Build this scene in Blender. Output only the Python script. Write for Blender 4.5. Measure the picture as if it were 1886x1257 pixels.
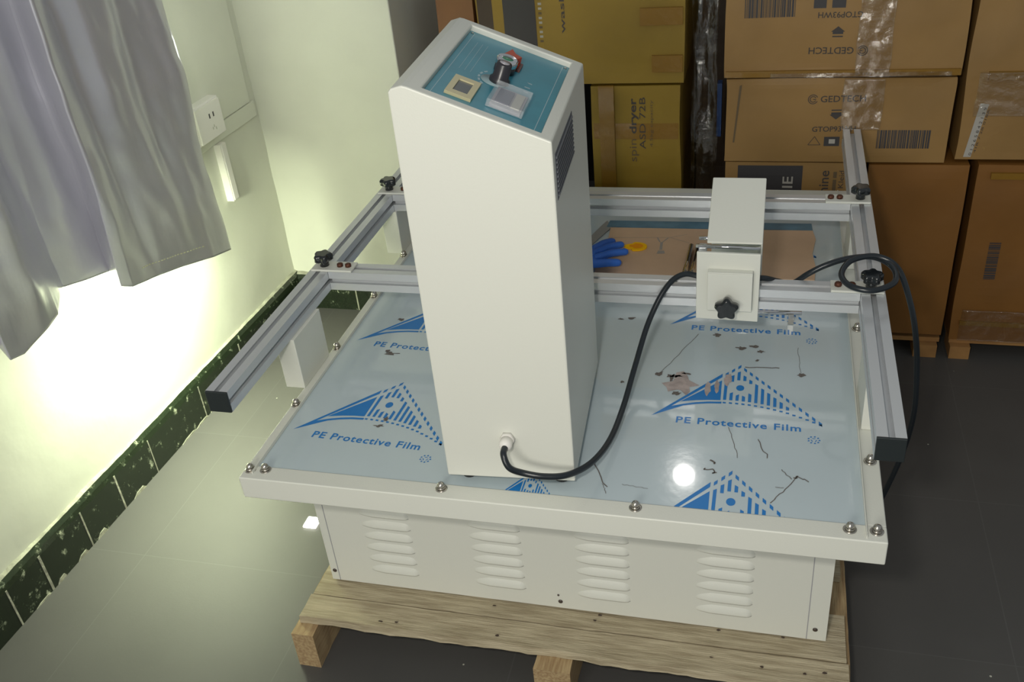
import bpy, bmesh, math, random
from mathutils import Vector, Matrix, noise
random.seed(7)
for o in list(bpy.data.objects): bpy.data.objects.remove(o)
SC = bpy.context.scene
COL = SC.collection
PI = math.pi
# heights below are measured from the table top; LIFT puts the floor at z = 0
LIFT = 0.475
FLOOR = -0.475

# ------------------------------------------------------------------ camera
F_PX, RX, ROLL, RZ = 1771.95, 1.01496, -0.10376, 0.29860
camd = bpy.data.cameras.new('camera'); cam = bpy.data.objects.new('camera', camd); COL.objects.link(cam)
camd.sensor_width = 36; camd.lens = 36 * F_PX / 1886; camd.clip_start = .02
cam.matrix_world = Matrix.Translation((.8142, -1.0515, .9807)) @ Matrix.Rotation(RZ, 4, 'Z') @ Matrix.Rotation(RX, 4, 'X') @ Matrix.Rotation(ROLL, 4, 'Z')
SC.camera = cam

# ------------------------------------------------------------------ world, lights, exposure
w = bpy.data.worlds.new('world'); SC.world = w; w.use_nodes = True
bg = w.node_tree.nodes['Background']; bg.inputs[0].default_value = (.64, .68, .69, 1); bg.inputs[1].default_value = .42
SC.view_settings.view_transform = 'Standard'; SC.view_settings.look = 'None'
SC.view_settings.exposure = 0.0; SC.view_settings.gamma = 1.0; SC.view_settings.use_curve_mapping = False

def light(name, kind, loc, energy, color, size=.1, size_y=None, aim=None):
    d = bpy.data.lights.new(name, kind); d.energy = energy; d.color = color
    if kind == 'AREA':
        d.size = size
        if name == 'ceiling_lamp': d.shape = 'DISK'; size_y = None
        if size_y: d.shape = 'RECTANGLE'; d.size_y = size_y
    else: d.shadow_soft_size = size
    o = bpy.data.objects.new(name, d); COL.objects.link(o); o.location = loc
    if aim is not None:
        o.rotation_euler = (Vector(aim) - Vector(loc)).to_track_quat('-Z', 'Y').to_euler()
    return o
light('camera_flash', 'AREA', (.66, -1.10, 1.12), 8.6, (1, .95, .86), .10, .06, (.55, .35, .1))
light('room_light_behind_camera', 'AREA', (.2, -2.5, .95), 24, (1, .97, .88), 1.1, .6, (.5, .2, -.1))
light('ceiling_lamp', 'AREA', (.50, 2.47, 2.0), .75, (1, .97, .92), .10, .07, (.6, .3, 0))
light('lamp_behind_curtain', 'AREA', (-.490, .61, .105), 13, (.92, 1, .70), .16, .05, (-.60, .60, -.20))
light('lamp_tube_behind_curtain', 'AREA', (-.50, .78, .48), 1.0, (.94, 1, .80), .9, .05, (-.60, .90, .48))

# ------------------------------------------------------------------ materials
def mat(name, color, rough=.5, metal=0., bump=0., bscale=60., noise_amt=0., nscale=8., stretch=None, color2=None, coat=0., spec=None, emit=None, estr=0, alpha=None):
    m = bpy.data.materials.new(name); m.use_nodes = True; nt = m.node_tree; N = nt.nodes; L = nt.links
    b = N['Principled BSDF']; b.inputs['Base Color'].default_value = (*color, 1); b.inputs['Roughness'].default_value = rough
    b.inputs['Metallic'].default_value = metal; b.inputs['Coat Weight'].default_value = coat
    if spec is not None: b.inputs['Specular IOR Level'].default_value = spec
    if emit: b.inputs['Emission Color'].default_value = (*emit, 1); b.inputs['Emission Strength'].default_value = estr
    if alpha is not None: b.inputs['Alpha'].default_value = alpha
    tc = N.new('ShaderNodeTexCoord'); mp = N.new('ShaderNodeMapping'); L.new(tc.outputs['Object'], mp.inputs[0])
    if stretch: mp.inputs['Scale'].default_value = stretch
    if noise_amt > 0 or color2:
        n = N.new('ShaderNodeTexNoise'); n.inputs['Scale'].default_value = nscale; n.inputs['Detail'].default_value = 6; L.new(mp.outputs[0], n.inputs['Vector'])
        mix = N.new('ShaderNodeMix'); mix.data_type = 'RGBA'
        r = N.new('ShaderNodeMapRange'); r.inputs[1].default_value = .35; r.inputs[2].default_value = .65
        L.new(n.outputs['Fac'], r.inputs[0]); L.new(r.outputs[0], mix.inputs['Factor'])
        c2 = color2 if color2 else tuple(c * (1 - noise_amt) for c in color)
        mix.inputs['A'].default_value = (*color, 1); mix.inputs['B'].default_value = (*c2, 1)
        L.new(mix.outputs['Result'], b.inputs['Base Color'])
    if bump > 0:
        n2 = N.new('ShaderNodeTexNoise'); n2.inputs['Scale'].default_value = bscale; n2.inputs['Detail'].default_value = 4; L.new(mp.outputs[0], n2.inputs['Vector'])
        bp = N.new('ShaderNodeBump'); bp.inputs['Strength'].default_value = bump; bp.inputs['Distance'].default_value = .01
        L.new(n2.outputs['Fac'], bp.inputs['Height']); L.new(bp.outputs[0], b.inputs['Normal'])
    return m
PAINT = mat('cream_powder_coat', (.71, .72, .655), .42, bump=.05, bscale=420)
WALLP = mat('whitewashed_plaster', (.66, .67, .58), .75, bump=.22, bscale=9, noise_amt=.05, nscale=5)
PIERP = mat('painted_pier', (.66, .67, .58), .75, bump=.05, bscale=14, noise_amt=.04)
ALU = mat('anodised_aluminium', (.66, .68, .70), .32, metal=.42, bump=.02, bscale=300)
CAPB = mat('black_plastic_cap', (.018, .024, .026), .4)
KNOB = mat('black_knob_plastic', (.012, .015, .017), .22, coat=.3)
CABLE = mat('black_rubber_cable', (.013, .018, .023), .28)
STEEL = mat('stainless_steel', (.55, .52, .47), .25, metal=1.)
CHROME = mat('chrome', (.8, .8, .82), .08, metal=1.)
RUST = mat('rusty_bolt', (.16, .06, .035), .5, metal=.5, noise_amt=.5, nscale=300)
FILM = mat('protective_film_base', (.53, .62, .66), .12, bump=.015, bscale=30, noise_amt=.04, nscale=6, coat=.5)
BLUE = mat('film_blue_print', (.010, .19, .55), .3)
DIRT = mat('film_dirt', (.19, .165, .15), .7, noise_amt=.5, nscale=400)
TEAR = mat('film_tear', (.50, .42, .40), .5, noise_amt=.3, nscale=60)
SILVER = mat('silver_coated_fabric', (.62, .62, .68), .30, metal=.35, bump=.30, bscale=11, stretch=(1, 1, .55))
STITCH_LIGHT = mat('light_through_stitches', (.8, .8, .6), .6)
FLOORM = bpy.data.materials.new('floor_tiles')
WOOD = mat('pallet_pine', (.52, .45, .31), .75, bump=.35, bscale=30, color2=(.34, .28, .18), nscale=9, stretch=(1.2, 14, 14))
WOODR = mat('pallet_pine_end', (.50, .36, .19), .8, bump=.5, bscale=60, color2=(.34, .18, .07), nscale=26, stretch=(4, 1.2, 14))
WOODY = mat('pallet_stringer', (.50, .37, .20), .8, bump=.4, bscale=40, color2=(.34, .22, .11), nscale=14, stretch=(14, 1.2, 14))
NAIL = mat('dark_knot', (.06, .04, .03), .8)
SLATE = mat('dark_print', (.045, .042, .045), .6)
INK = mat('carton_ink', (.06, .05, .045), .7)
FADED = mat('faded_ink', (.13, .09, .045), .7)
TAPE = mat('brown_packing_tape', (.24, .125, .012), .36, bump=.15, bscale=50, coat=.15)
LABEL = mat('print_label', (.42, .40, .36), .6)
def carton(name, c, r=.55, k=.14): return mat(name, c, r, bump=.35, bscale=7, noise_amt=k, nscale=7)
CT1 = carton('carton_kraft', (.32, .185, .058)); CT2 = carton('carton_orange', (.245, .105, .018)); CT3 = carton('carton_yellowish', (.29, .185, .018))
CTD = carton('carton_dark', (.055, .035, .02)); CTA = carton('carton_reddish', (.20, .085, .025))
WRAP = bpy.data.materials.new('stretch_wrap')
SKIRT = bpy.data.materials.new('marble_skirting')
RUBB = mat('black_rubber_foot', (.02, .02, .02), .6)
TEAL = mat('teal_panel_sheet', (.045, .28, .37), .30, noise_amt=.12, nscale=20)
TEALL = mat('panel_faint_line', (.35, .50, .55), .3)
BEIGE = mat('beige_meter_bezel', (.62, .56, .34), .4)
LCD = mat('dark_lcd', (.10, .11, .11), .2)
GLOVE = mat('blue_nitrile', (.03, .15, .60), .38, bump=.2, bscale=90)
YEL = mat('yellow_rubber', (.95, .52, .0), .4)
YEL2 = mat('yellow_rubber_dark', (.85, .30, .0), .5)
BOARD = mat('board_kraft', (.62, .43, .29), .4, noise_amt=.12, nscale=9)
BOARDB = mat('board_blue_band', (.11, .23, .32), .35, noise_amt=.2, nscale=30)
PRINTG = mat('board_grey_print', (.34, .31, .28), .6)
WHITE = mat('white_plastic', (.78, .76, .72), .4)
DARKHOLE = mat('dark_slot', (.01, .01, .01), .8)

def clear_mat(m, fac):
    # thin wrinkled plastic: mostly see-through with a mirror-like sheen
    m.use_nodes = True; nt = m.node_tree; N = nt.nodes; L = nt.links; N.remove(N['Principled BSDF'])
    tr = N.new('ShaderNodeBsdfTransparent'); tr.inputs[0].default_value = (.99, .985, .97, 1); gl = N.new('ShaderNodeBsdfGlossy'); gl.inputs['Roughness'].default_value = .10
    mx = N.new('ShaderNodeMixShader'); mx.inputs[0].default_value = fac
    L.new(tr.outputs[0], mx.inputs[1]); L.new(gl.outputs[0], mx.inputs[2]); L.new(mx.outputs[0], N['Material Output'].inputs['Surface'])
    n = N.new('ShaderNodeTexNoise'); n.inputs['Scale'].default_value = 45; n.inputs['Detail'].default_value = 6
    tc = N.new('ShaderNodeTexCoord'); L.new(tc.outputs['Object'], n.inputs['Vector'])
    bp = N.new('ShaderNodeBump'); bp.inputs['Strength'].default_value = .7; bp.inputs['Distance'].default_value = .008
    L.new(n.outputs['Fac'], bp.inputs['Height']); L.new(bp.outputs[0], gl.inputs['Normal'])
clear_mat(WRAP, .10)
ACRYL = bpy.data.materials.new('clear_acrylic'); ACRYL.use_nodes = True
b = ACRYL.node_tree.nodes['Principled BSDF']; b.inputs['Base Color'].default_value = (.85, .9, .93, 1); b.inputs['Roughness'].default_value = .06; b.inputs['Alpha'].default_value = .24; b.inputs['Coat Weight'].default_value = 1

def floor_mat(m):
    m.use_nodes = True; nt = m.node_tree; N = nt.nodes; L = nt.links; b = N['Principled BSDF']
    tc = N.new('ShaderNodeTexCoord'); mp = N.new('ShaderNodeMapping'); L.new(tc.outputs['Object'], mp.inputs[0]); mp.inputs['Location'].default_value = (.04, -.232, 0)
    br = N.new('ShaderNodeTexBrick'); br.offset = 0; br.inputs['Scale'].default_value = 1; br.inputs['Brick Width'].default_value = .44; br.inputs['Row Height'].default_value = .433; br.inputs['Mortar Size'].default_value = .0012
    br.inputs['Color1'].default_value = (.078, .076, .073, 1); br.inputs['Color2'].default_value = (.082, .080, .076, 1); br.inputs['Mortar'].default_value = (.095, .094, .090, 1)
    L.new(mp.outputs[0], br.inputs['Vector'])
    n = N.new('ShaderNodeTexNoise'); n.inputs['Scale'].default_value = 4; n.inputs['Detail'].default_value = 8; L.new(tc.outputs['Object'], n.inputs['Vector'])
    mx = N.new('ShaderNodeMix'); mx.data_type = 'RGBA'; mx.blend_type = 'MULTIPLY'; mx.inputs['Factor'].default_value = 1
    r = N.new('ShaderNodeMapRange'); r.inputs[3].default_value = .8; r.inputs[4].default_value = 1.2; L.new(n.outputs['Fac'], r.inputs[0])
    L.new(br.outputs['Color'], mx.inputs['A']); L.new(r.outputs[0], mx.inputs['B'])
    # small pale paint specks
    v = N.new('ShaderNodeTexVoronoi'); v.inputs['Scale'].default_value = 14; L.new(tc.outputs['Object'], v.inputs['Vector'])
    lt = N.new('ShaderNodeMath'); lt.operation = 'LESS_THAN'; lt.inputs[1].default_value = .028; L.new(v.outputs['Distance'], lt.inputs[0])
    m2 = N.new('ShaderNodeMix'); m2.data_type = 'RGBA'; m2.inputs['B'].default_value = (.5, .5, .42, 1); L.new(lt.outputs[0], m2.inputs['Factor']); L.new(mx.outputs['Result'], m2.inputs['A'])
    L.new(m2.outputs['Result'], b.inputs['Base Color'])
    b.inputs['Roughness'].default_value = .58
    n3 = N.new('ShaderNodeTexNoise'); n3.inputs['Scale'].default_value = 300; n3.inputs['Detail'].default_value = 3; L.new(tc.outputs['Object'], n3.inputs['Vector'])
    bp = N.new('ShaderNodeBump'); bp.inputs['Strength'].default_value = .05; bp.inputs['Distance'].default_value = .002; L.new(n3.outputs['Fac'], bp.inputs['Height']); L.new(bp.outputs[0], b.inputs['Normal'])
floor_mat(FLOORM)
def skirt_mat(m):
    m.use_nodes = True; nt = m.node_tree; N = nt.nodes; L = nt.links; b = N['Principled BSDF']
    tc = N.new('ShaderNodeTexCoord')
    n = N.new('ShaderNodeTexNoise'); n.inputs['Scale'].default_value = 38; n.inputs['Detail'].default_value = 9; n.inputs['Roughness'].default_value = .7; L.new(tc.outputs['Object'], n.inputs['Vector'])
    r = N.new('ShaderNodeValToRGB'); e = r.color_ramp.elements
    e[0].position = .0; e[0].color = (.008, .012, .007, 1); e[1].position = .58; e[1].color = (.016, .024, .013, 1)
    x = e.new(.62); x.color = (.10, .12, .08, 1); x = e.new(.67); x.color = (.42, .44, .33, 1)
    L.new(n.outputs['Fac'], r.inputs[0]); L.new(r.outputs[0], b.inputs['Base Color']); b.inputs['Roughness'].default_value = .22
skirt_mat(SKIRT)

# ------------------------------------------------------------------ helpers
def obj(name, bm, mats, parent=None, smooth=False, loc=None, bevel=0, seg=2):
    me = bpy.data.meshes.new(name); bmesh.ops.recalc_face_normals(bm, faces=bm.faces[:]) if not getattr(bm, 'keepn', False) else None
    bm.to_mesh(me); bm.free()
    for m in (mats if isinstance(mats, (list, tuple)) else [mats]): me.materials.append(m)
    o = bpy.data.objects.new(name, me); COL.objects.link(o)
    if smooth:
        for p in me.polygons: p.use_smooth = True
    if parent: o.parent = parent
    if loc: o.location = loc
    if bevel:
        md = o.modifiers.new('bevel', 'BEVEL'); md.width = bevel; md.segments = seg; md.limit_method = 'ANGLE'; md.angle_limit = math.radians(40)
        for p in me.polygons: p.use_smooth = True
        md.harden_normals = True
    return o
def thing(name, label, cat, group=None):
    o = bpy.data.objects.new(name, None); COL.objects.link(o); o.empty_display_size = .1
    return tag(o, label, cat, group)
def tag(o, label, cat, group=None):
    o['label'] = label; o['category'] = cat
    if group: o['group'] = group
    return o
def struct(name, bm, m, **k):
    o = obj(name, bm, m, **k); o['kind'] = 'structure'; return o
def box(bm, x0, x1, y0, y1, z0, z1, mi=0, M=None):
    v = [bm.verts.new(Vector(p) if M is None else M @ Vector(p)) for p in [(x0, y0, z0), (x1, y0, z0), (x1, y1, z0), (x0, y1, z0), (x0, y0, z1), (x1, y0, z1), (x1, y1, z1), (x0, y1, z1)]]
    fs = []
    for f in [(0, 3, 2, 1), (4, 5, 6, 7), (0, 1, 5, 4), (1, 2, 6, 5), (2, 3, 7, 6), (3, 0, 4, 7)]:
        q = bm.faces.new([v[i] for i in f]); q.material_index = mi; fs.append(q)
    return fs
def B(*a, **k):
    bm = bmesh.new(); box(bm, *a, **k); return bm
def prism(bm, pts, d0, d1, axis='X', mi=0, M=None):
    """extrude a 2D outline between d0 and d1 along axis"""
    def P(p, d):
        v = {'X': (d, p[0], p[1]), 'Y': (p[0], d, p[1]), 'Z': (p[0], p[1], d)}[axis]
        return Vector(v) if M is None else M @ Vector(v)
    a = [bm.verts.new(P(p, d0)) for p in pts]; b = [bm.verts.new(P(p, d1)) for p in pts]; n = len(pts)
    for i in range(n):
        f = bm.faces.new([a[i], a[(i + 1) % n], b[(i + 1) % n], b[i]]); f.material_index = mi
    for r in (a, b):
        f = bm.faces.new(r); f.material_index = mi
def lathe(bm, prof, M, seg=24, mi=0):
    rings = []
    for r, z in prof:
        rings.append([bm.verts.new(M @ Vector((r * math.cos(2 * PI * i / seg), r * math.sin(2 * PI * i / seg), z))) for i in range(seg)] if r > 1e-6 else [bm.verts.new(M @ Vector((0, 0, z)))])
    for a, b in zip(rings, rings[1:]):
        for i in range(seg):
            j = (i + 1) % seg
            vs = [a[i % len(a)], a[j % len(a)], b[j % len(b)], b[i % len(b)]]
            u = []
            for q in vs:
                if q not in u: u.append(q)
            if len(u) > 2:
                f = bm.faces.new(u); f.material_index = mi; f.smooth = True
    for r in (rings[0], rings[-1]):
        if len(r) > 2:
            f = bm.faces.new(r); f.material_index = mi
def catmull(P, k=10):
    P = [Vector(p) for p in P]; Q = [P[0] * 2 - P[1]] + P + [P[-1] * 2 - P[-2]]; out = []
    for i in range(1, len(Q) - 2):
        for s in range(k):
            t = s / k; a, b, c, d = Q[i - 1:i + 3]
            out.append(.5 * ((2 * b) + (c - a) * t + (2 * a - 5 * b + 4 * c - d) * t * t + (3 * b - a - 3 * c + d) * t ** 3))
    out.append(P[-1]); return out
def tube(bm, pts, r, seg=12, mi=0):
    pts = [Vector(p) for p in pts]; up = Vector((0, 0, 1)); rings = []
    prev = None
    for i, p in enumerate(pts):
        t = (pts[min(i + 1, len(pts) - 1)] - pts[max(i - 1, 0)]).normalized()
        if prev is None: n = t.orthogonal().normalized()
        else: n = (prev - t * prev.dot(t)).normalized()
        prev = n; bb = t.cross(n)
        rr = r(i / (len(pts) - 1)) if callable(r) else r
        rings.append([bm.verts.new(p + (n * math.cos(2 * PI * k / seg) + bb * math.sin(2 * PI * k / seg)) * rr) for k in range(seg)])
    for a, b in zip(rings, rings[1:]):
        for k in range(seg):
            f = bm.faces.new([a[k], a[(k + 1) % seg], b[(k + 1) % seg], b[k]]); f.smooth = True; f.material_index = mi
    for q in (rings[0], rings[-1]): bm.faces.new(q).material_index = mi
def poly(bm, pts, z, mi, M=None):
    f = bm.faces.new([bm.verts.new((M @ Vector((p[0], p[1], z))) if M else Vector((p[0], p[1], z))) for p in pts]); f.material_index = mi
    return f
def frame(origin, x, y):
    x = Vector(x).normalized(); y = Vector(y).normalized(); z = x.cross(y)
    return Matrix.Translation(origin) @ Matrix((x, y, z)).transposed().to_4x4()
FRONT = lambda x, y, z: frame((x, y, z), (1, 0, 0), (0, 0, 1))     # facing -Y, reading left to right
def text(bm, s, M, width=None, height=None, mi=1, bold=.0, z=0.0, anchor='l', space=1.0):
    c = bpy.data.curves.new('t', 'FONT'); c.body = s; c.size = 1; c.offset = bold; c.space_character = space; c.resolution_u = 3
    o = bpy.data.objects.new('t', c); COL.objects.link(o); dg = bpy.context.evaluated_depsgraph_get(); dg.update()
    me = bpy.data.meshes.new_from_object(o.evaluated_get(dg)); xs = [v.co.x for v in me.vertices]; ys = [v.co.y for v in me.vertices]
    x0, x1, y1 = min(xs), max(xs), max(ys)
    sx = width / (x1 - x0) if width else None; sy = height / y1 if height else None
    sx = sx or sy; sy = sy or sx
    T = M @ Matrix.Translation((0, 0, z)) @ Matrix.Diagonal((sx, sy, 1, 1)) @ Matrix.Translation((-x0, 0, 0))
    vs = [bm.verts.new(T @ v.co) for v in me.vertices]
    for p in me.polygons:
        try: bm.faces.new([vs[i] for i in p.vertices]).material_index = mi
        except ValueError: pass
    bpy.data.objects.remove(o); bpy.data.curves.remove(c); bpy.data.meshes.remove(me)
def clip(bm, xmin, xmax, ymin, ymax):
    for co, no in (((xmin, 0, 0), (-1, 0, 0)), ((xmax, 0, 0), (1, 0, 0)), ((0, ymin, 0), (0, -1, 0)), ((0, ymax, 0), (0, 1, 0))):
        g = bm.verts[:] + bm.edges[:] + bm.faces[:]
        bmesh.ops.bisect_plane(bm, geom=g, plane_co=co, plane_no=no, clear_outer=True)
def merge(dst, src):
    me = bpy.data.meshes.new('m'); src.to_mesh(me); src.free(); dst.from_mesh(me); bpy.data.meshes.remove(me)
def copytree(o, parent=None, loc=None):
    c = o.copy(); COL.objects.link(c); c.parent = parent
    if loc is not None: c.location = loc
    for ch in list(o.children):
        g = ch.copy(); COL.objects.link(g); g.parent = c
    return c

# ------------------------------------------------------------------ the room
bm = B(-1.6, 3.0, -2.2, 2.6, FLOOR - .05, FLOOR); struct('floor', bm, FLOORM)
WA = Vector((-.629, -.06, 0)); WU = Vector((.0321, .99948, 0)); WN = Vector((.99948, -.0321, 0))      # foot line of the left wall
WM = Matrix.Translation(WA) @ Matrix((WU, WN, Vector((0, 0, 1)))).transposed().to_4x4()               # local: x along the wall, y into the room
# plaster wall with a lightly uneven face
bm = bmesh.new(); nx, nz = 110, 70; S0, S1 = -1.6, 1.405; Z0, Z1 = FLOOR, 1.7; g = []
for j in range(nz + 1):
    row = []
    for i in range(nx + 1):
        s = S0 + (S1 - S0) * i / nx; z = Z0 + (Z1 - Z0) * j / nz
        d = -.018 + .0028 * noise.noise(Vector((s * 5, z * 5, 0))) + .0014 * noise.noise(Vector((s * 16, z * 16, 3)))
        row.append(bm.verts.new(WM @ Vector((s, d, z))))
    g.append(row)
for j in range(nz):
    for i in range(nx): bm.faces.new([g[j][i], g[j][i + 1], g[j + 1][i + 1], g[j + 1][i]])
box(bm, S0, S1, -.14, -.03, Z0, Z1, M=WM)
struct('wall_left', bm, WALLP, smooth=True)
# flush board above the ledge (its lower edge is the ledge line)
bm = bmesh.new(); box(bm, .62, 1.352, -.02, -.004, .198, 1.6, M=WM)
struct('trim_1', bm, PIERP, bevel=.003)
bm = bmesh.new(); box(bm, .62, 1.378, -.02, -.007, .150, .196, M=WM)
struct('trim_2', bm, WALLP, bevel=.004)
# pier that closes the corner; its side faces the cartons
bm = B(-.70, -.158, 1.338, 2.1, FLOOR, 1.7); struct('wall_back', bm, PIERP, bevel=.004)
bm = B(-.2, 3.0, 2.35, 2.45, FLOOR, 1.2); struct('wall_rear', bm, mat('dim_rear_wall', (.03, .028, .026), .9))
# skirting tiles
def skirting(name, M, L0, L1, joints, h, seedz):
    bm = bmesh.new(); n = int((L1 - L0) / .012); rows = []
    for i in range(n + 1):
        s = L0 + (L1 - L0) * i / n; e = .004 * noise.noise(Vector((s * 22, seedz, 0))) + .003 * noise.noise(Vector((s * 70, seedz, 0)))
        rows.append([bm.verts.new(M @ Vector(p)) for p in ((s, 0, FLOOR), (s, 0, FLOOR + h - .022), (s, -.003, FLOOR + h - .010), (s, -.010, FLOOR + h + e * .4), (s, -.026, FLOOR + h + .006 + e))])
    for a, b in zip(rows, rows[1:]):
        for k in range(4):
            f = bm.faces.new([a[k], b[k], b[k + 1], a[k + 1]]); f.material_index = 1 if k == 3 else 0
    for s, wd in joints:
        box(bm, s, s + wd, -.004, .0008, FLOOR, FLOOR + h - .020, 1, M)
    # mortar smears at the foot
    for s in [x * .07 + L0 for x in range(int((L1 - L0) / .07))]:
        if random.random() < .55:
            wd = random.uniform(.02, .07); hh = random.uniform(.004, .014)
            prism(bm, [(s, FLOOR), (s + wd, FLOOR), (s + wd * .8, FLOOR + hh), (s + wd * .3, FLOOR + hh * .8)], -.002, .0016, 'Y', 1, M)
    return struct(name, bm, [SKIRT, mat(name + '_grout', (.42, .42, .33), .8, bump=.4, bscale=90, noise_amt=.35, nscale=40)])
skirting('baseboard_left', WM, -.8, 1.40, [(-.14, .004), (.066, .004), (.163, .006), (.30, .004), (.425, .005), (.56, .003), (.79, .003), (1.0, .004)], .118, 1.3)
BMX = frame((-.60, 1.316, 0), (1, 0, 0), (0, -1, 0)); BMX = Matrix.Translation((-.60, 1.316, 0)) @ Matrix.Diagonal((1, -1, 1, 1))
skirting('baseboard_back', BMX, -.01, .44, [(.2, .004)], .112, 5.1)

# ------------------------------------------------------------------ wall socket and cable duct
t = thing('wall_socket', 'white surface-mounted power socket box on the left wall beside the curtain edge', 'socket')
bm = bmesh.new(); box(bm, 1.045, 1.168, -.018, .022, .182, .280, M=WM); s = obj('back_box', bm, WHITE, t, bevel=.004)
bm = bmesh.new(); box(bm, 1.05, 1.163, .022, .027, .187, .275, M=WM)
for dx in (-.008, .010):
    box(bm, 1.112 + dx, 1.117 + dx, .0268, .0275, .238, .250, 1, M=WM)
for dx, dz in ((-.004, -.03), (.010, -.034), (.003, -.026)):
    box(bm, 1.112 + dx, 1.115 + dx, .0268, .0275, .238 + dz, .245 + dz, 2, M=WM)
obj('face_plate', bm, [WHITE, mat('socket_pins', (.05, .05, .05), .5), mat('socket_pins_faint', (.5, .5, .42), .5)], t)
t = thing('cable_duct', 'narrow white vertical cable duct on the wall under the socket', 'cable duct')
bm = bmesh.new(); box(bm, 1.150, 1.176, -.018, .004, -.012, .150, M=WM); obj('duct_base', bm, WHITE, t, bevel=.002)
bm = bmesh.new(); box(bm, 1.152, 1.174, .004, .0075, -.008, .150, M=WM); obj('duct_cover', bm, WHITE, t, bevel=.002)

# ------------------------------------------------------------------ curtain
HEM = [(-.490, -.14, .235), (-.470, -.05, .225), (-.455, .02, .195), (-.464, .088, .168), (-.425, .064, .158), (-.440, .108, .141), (-.476, .250, .137), (-.498, .297, .151), (-.518, .332, .148),
       (-.506, .382, .138), (-.500, .445, .124), (-.466, .418, .124), (-.428, .380, .127), (-.424, .406, .112), (-.446, .52, .074), (-.456, .62, .044), (-.452, .74, .006), (-.470, .841, -.026)]
def hem_at(t):
    n = len(HEM) - 1; f = min(t, .99999) * n; i = int(f); f -= i
    return Vector(HEM[i]).lerp(Vector(HEM[i + 1]), f)
ct = tag(bpy.data.objects.new('curtain', None), 'silver grey coated fabric curtain hanging in folds before the white wall', 'curtain'); COL.objects.link(ct)
NU, NV = 306, 90; bm = bmesh.new(); g = []; TOPZ = 1.5
def curtain_pt(t, v):
    """v = 0 at the hem, 1 at the top"""
    p = hem_at(t)
    a = sum((hem_at(min(1, max(0, t + d))) for d in (-.05, -.03, -.015, 0, .015, .03, .05)), Vector()) / 7
    k = min(1, v * 4.0); k = k * k * (3 - 2 * k)
    q = p.lerp(a, .75 * k)
    # pleats take over with height
    y = q.y; z = p.z + (TOPZ - p.z) * v
    pl = .020 * math.sin(y * 29 + 1.3 * math.sin(v * 4.2) + 2.2) + .0045 * math.sin(y * 71 + 5 * v)
    wr = .011 * noise.noise(Vector((y * 9, z * 5, .3))) + .003 * noise.noise(Vector((y * 30 + z * 12, z * 16, .7)))
    q.x += pl * (1 - .75 * t ** 5) * min(1, v * 5 + .10) + wr * min(1, v * 14)
    q.y += .010 * noise.noise(Vector((y * 4, z * 6, 2.))) * min(1, v * 5) - .02 * v * (1 - t)
    q.z = z
    return q
for j in range(NV + 1):
    g.append([bm.verts.new(curtain_pt(i / NU, (j / NV) ** 1.25)) for i in range(NU + 1)])
for j in range(NV):
    for i in range(NU): bm.faces.new([g[j][i], g[j][i + 1], g[j + 1][i + 1], g[j + 1][i]])
c = obj('cloth', bm, SILVER, ct, smooth=True)
md = c.modifiers.new('thick', 'SOLIDIFY'); md.thickness = .0016; md.offset = 0
bm = bmesh.new()
for k in range(22):  # hem stitches; pale colour paints light shining through their holes
    tt = .795 + k * .0062
    p = curtain_pt(tt, .0215); q = curtain_pt(tt + .0034, .0215)
    d = Vector((.0022, -.0004, 0))
    vs = [bm.verts.new(x) for x in (p + d, q + d, q + d + Vector((0, 0, .0022)), p + d + Vector((0, 0, .0022)))]; bm.faces.new(vs)
st = obj('hem_stitch_light', bm, STITCH_LIGHT, ct)
md = st.modifiers.new('thick', 'SOLIDIFY'); md.thickness = .0008

# ------------------------------------------------------------------ pallet
t = thing('wooden_pallet', 'rough pine pallet on the floor under the white vibration table', 'pallet')
def plank(name, x0, x1, y0, y1, z0, z1, m, rough, axis='X', seed=0, bend=0):
    bm = bmesh.new(); L0, L1 = (x0, x1) if axis == 'X' else (y0, y1); n = 60; rings = []
    for i in range(n + 1):
        s = L0 + (L1 - L0) * i / n; e = rough * (noise.noise(Vector((s * 9, seed, 0))) + .6 * noise.noise(Vector((s * 34, seed, 1))))
        zz = .0012 * noise.noise(Vector((s * 6, seed, 4)))
        if axis == 'X': r = [(s, y0 + e + bend * (s - x0), z0), (s, y1 - e * .3, z0), (s, y1 - e * .3, z1 + zz), (s, (y0 + y1) / 2 + e, z1 + zz - .0018), (s, y0 + e * .8 + .002 + bend * (s - x0), z1 + zz * .3)]
        else: r = [(x0 + e, s, z0), (x1 - e * .5, s, z0), (x1 - e * .5, s, z1), ((x0 + x1) / 2, s, z1), (x0 + e * .6, s, z1)]
        rings.append([bm.verts.new(p) for p in r])
    for a, b in zip(rings, rings[1:]):
        for k in range(5): bm.faces.new([a[k], a[(k + 1) % 5], b[(k + 1) % 5], b[k]])
    bm.faces.new(rings[0]); bm.faces.new(rings[-1])
    return bm
DT, DB, SB = -.3718, -.388, FLOOR
yy = [(.042, .098, 1), (.100, .205, 2), (.30, .40, 3), (.50, .60, 4), (.70, .80, 5), (.90, 1.0, 6), (1.06, 1.16, 7)]
for i, (a, b_, sd) in enumerate(yy):
    bm = plank('deck_plank', .006 + .004 * (i % 2), .986 - .003 * (i % 3), a, b_, DB, DT, WOOD, .006 if i == 0 else .003, seed=sd * 3.1)
    if i < 2:
        for q in range(7):
            x = .06 + .9 * random.random(); y = random.uniform(a + .012, b_ - .02)
            poly(bm, [(x + .004 * math.cos(k) * random.uniform(.5, 1.4), y + .0025 * math.sin(k) * random.uniform(.5, 1.2)) for k in [j * PI / 4 for j in range(8)]], DT + .0012, 1)
    obj('deck_plank', bm, [WOOD, NAIL], t)
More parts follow.
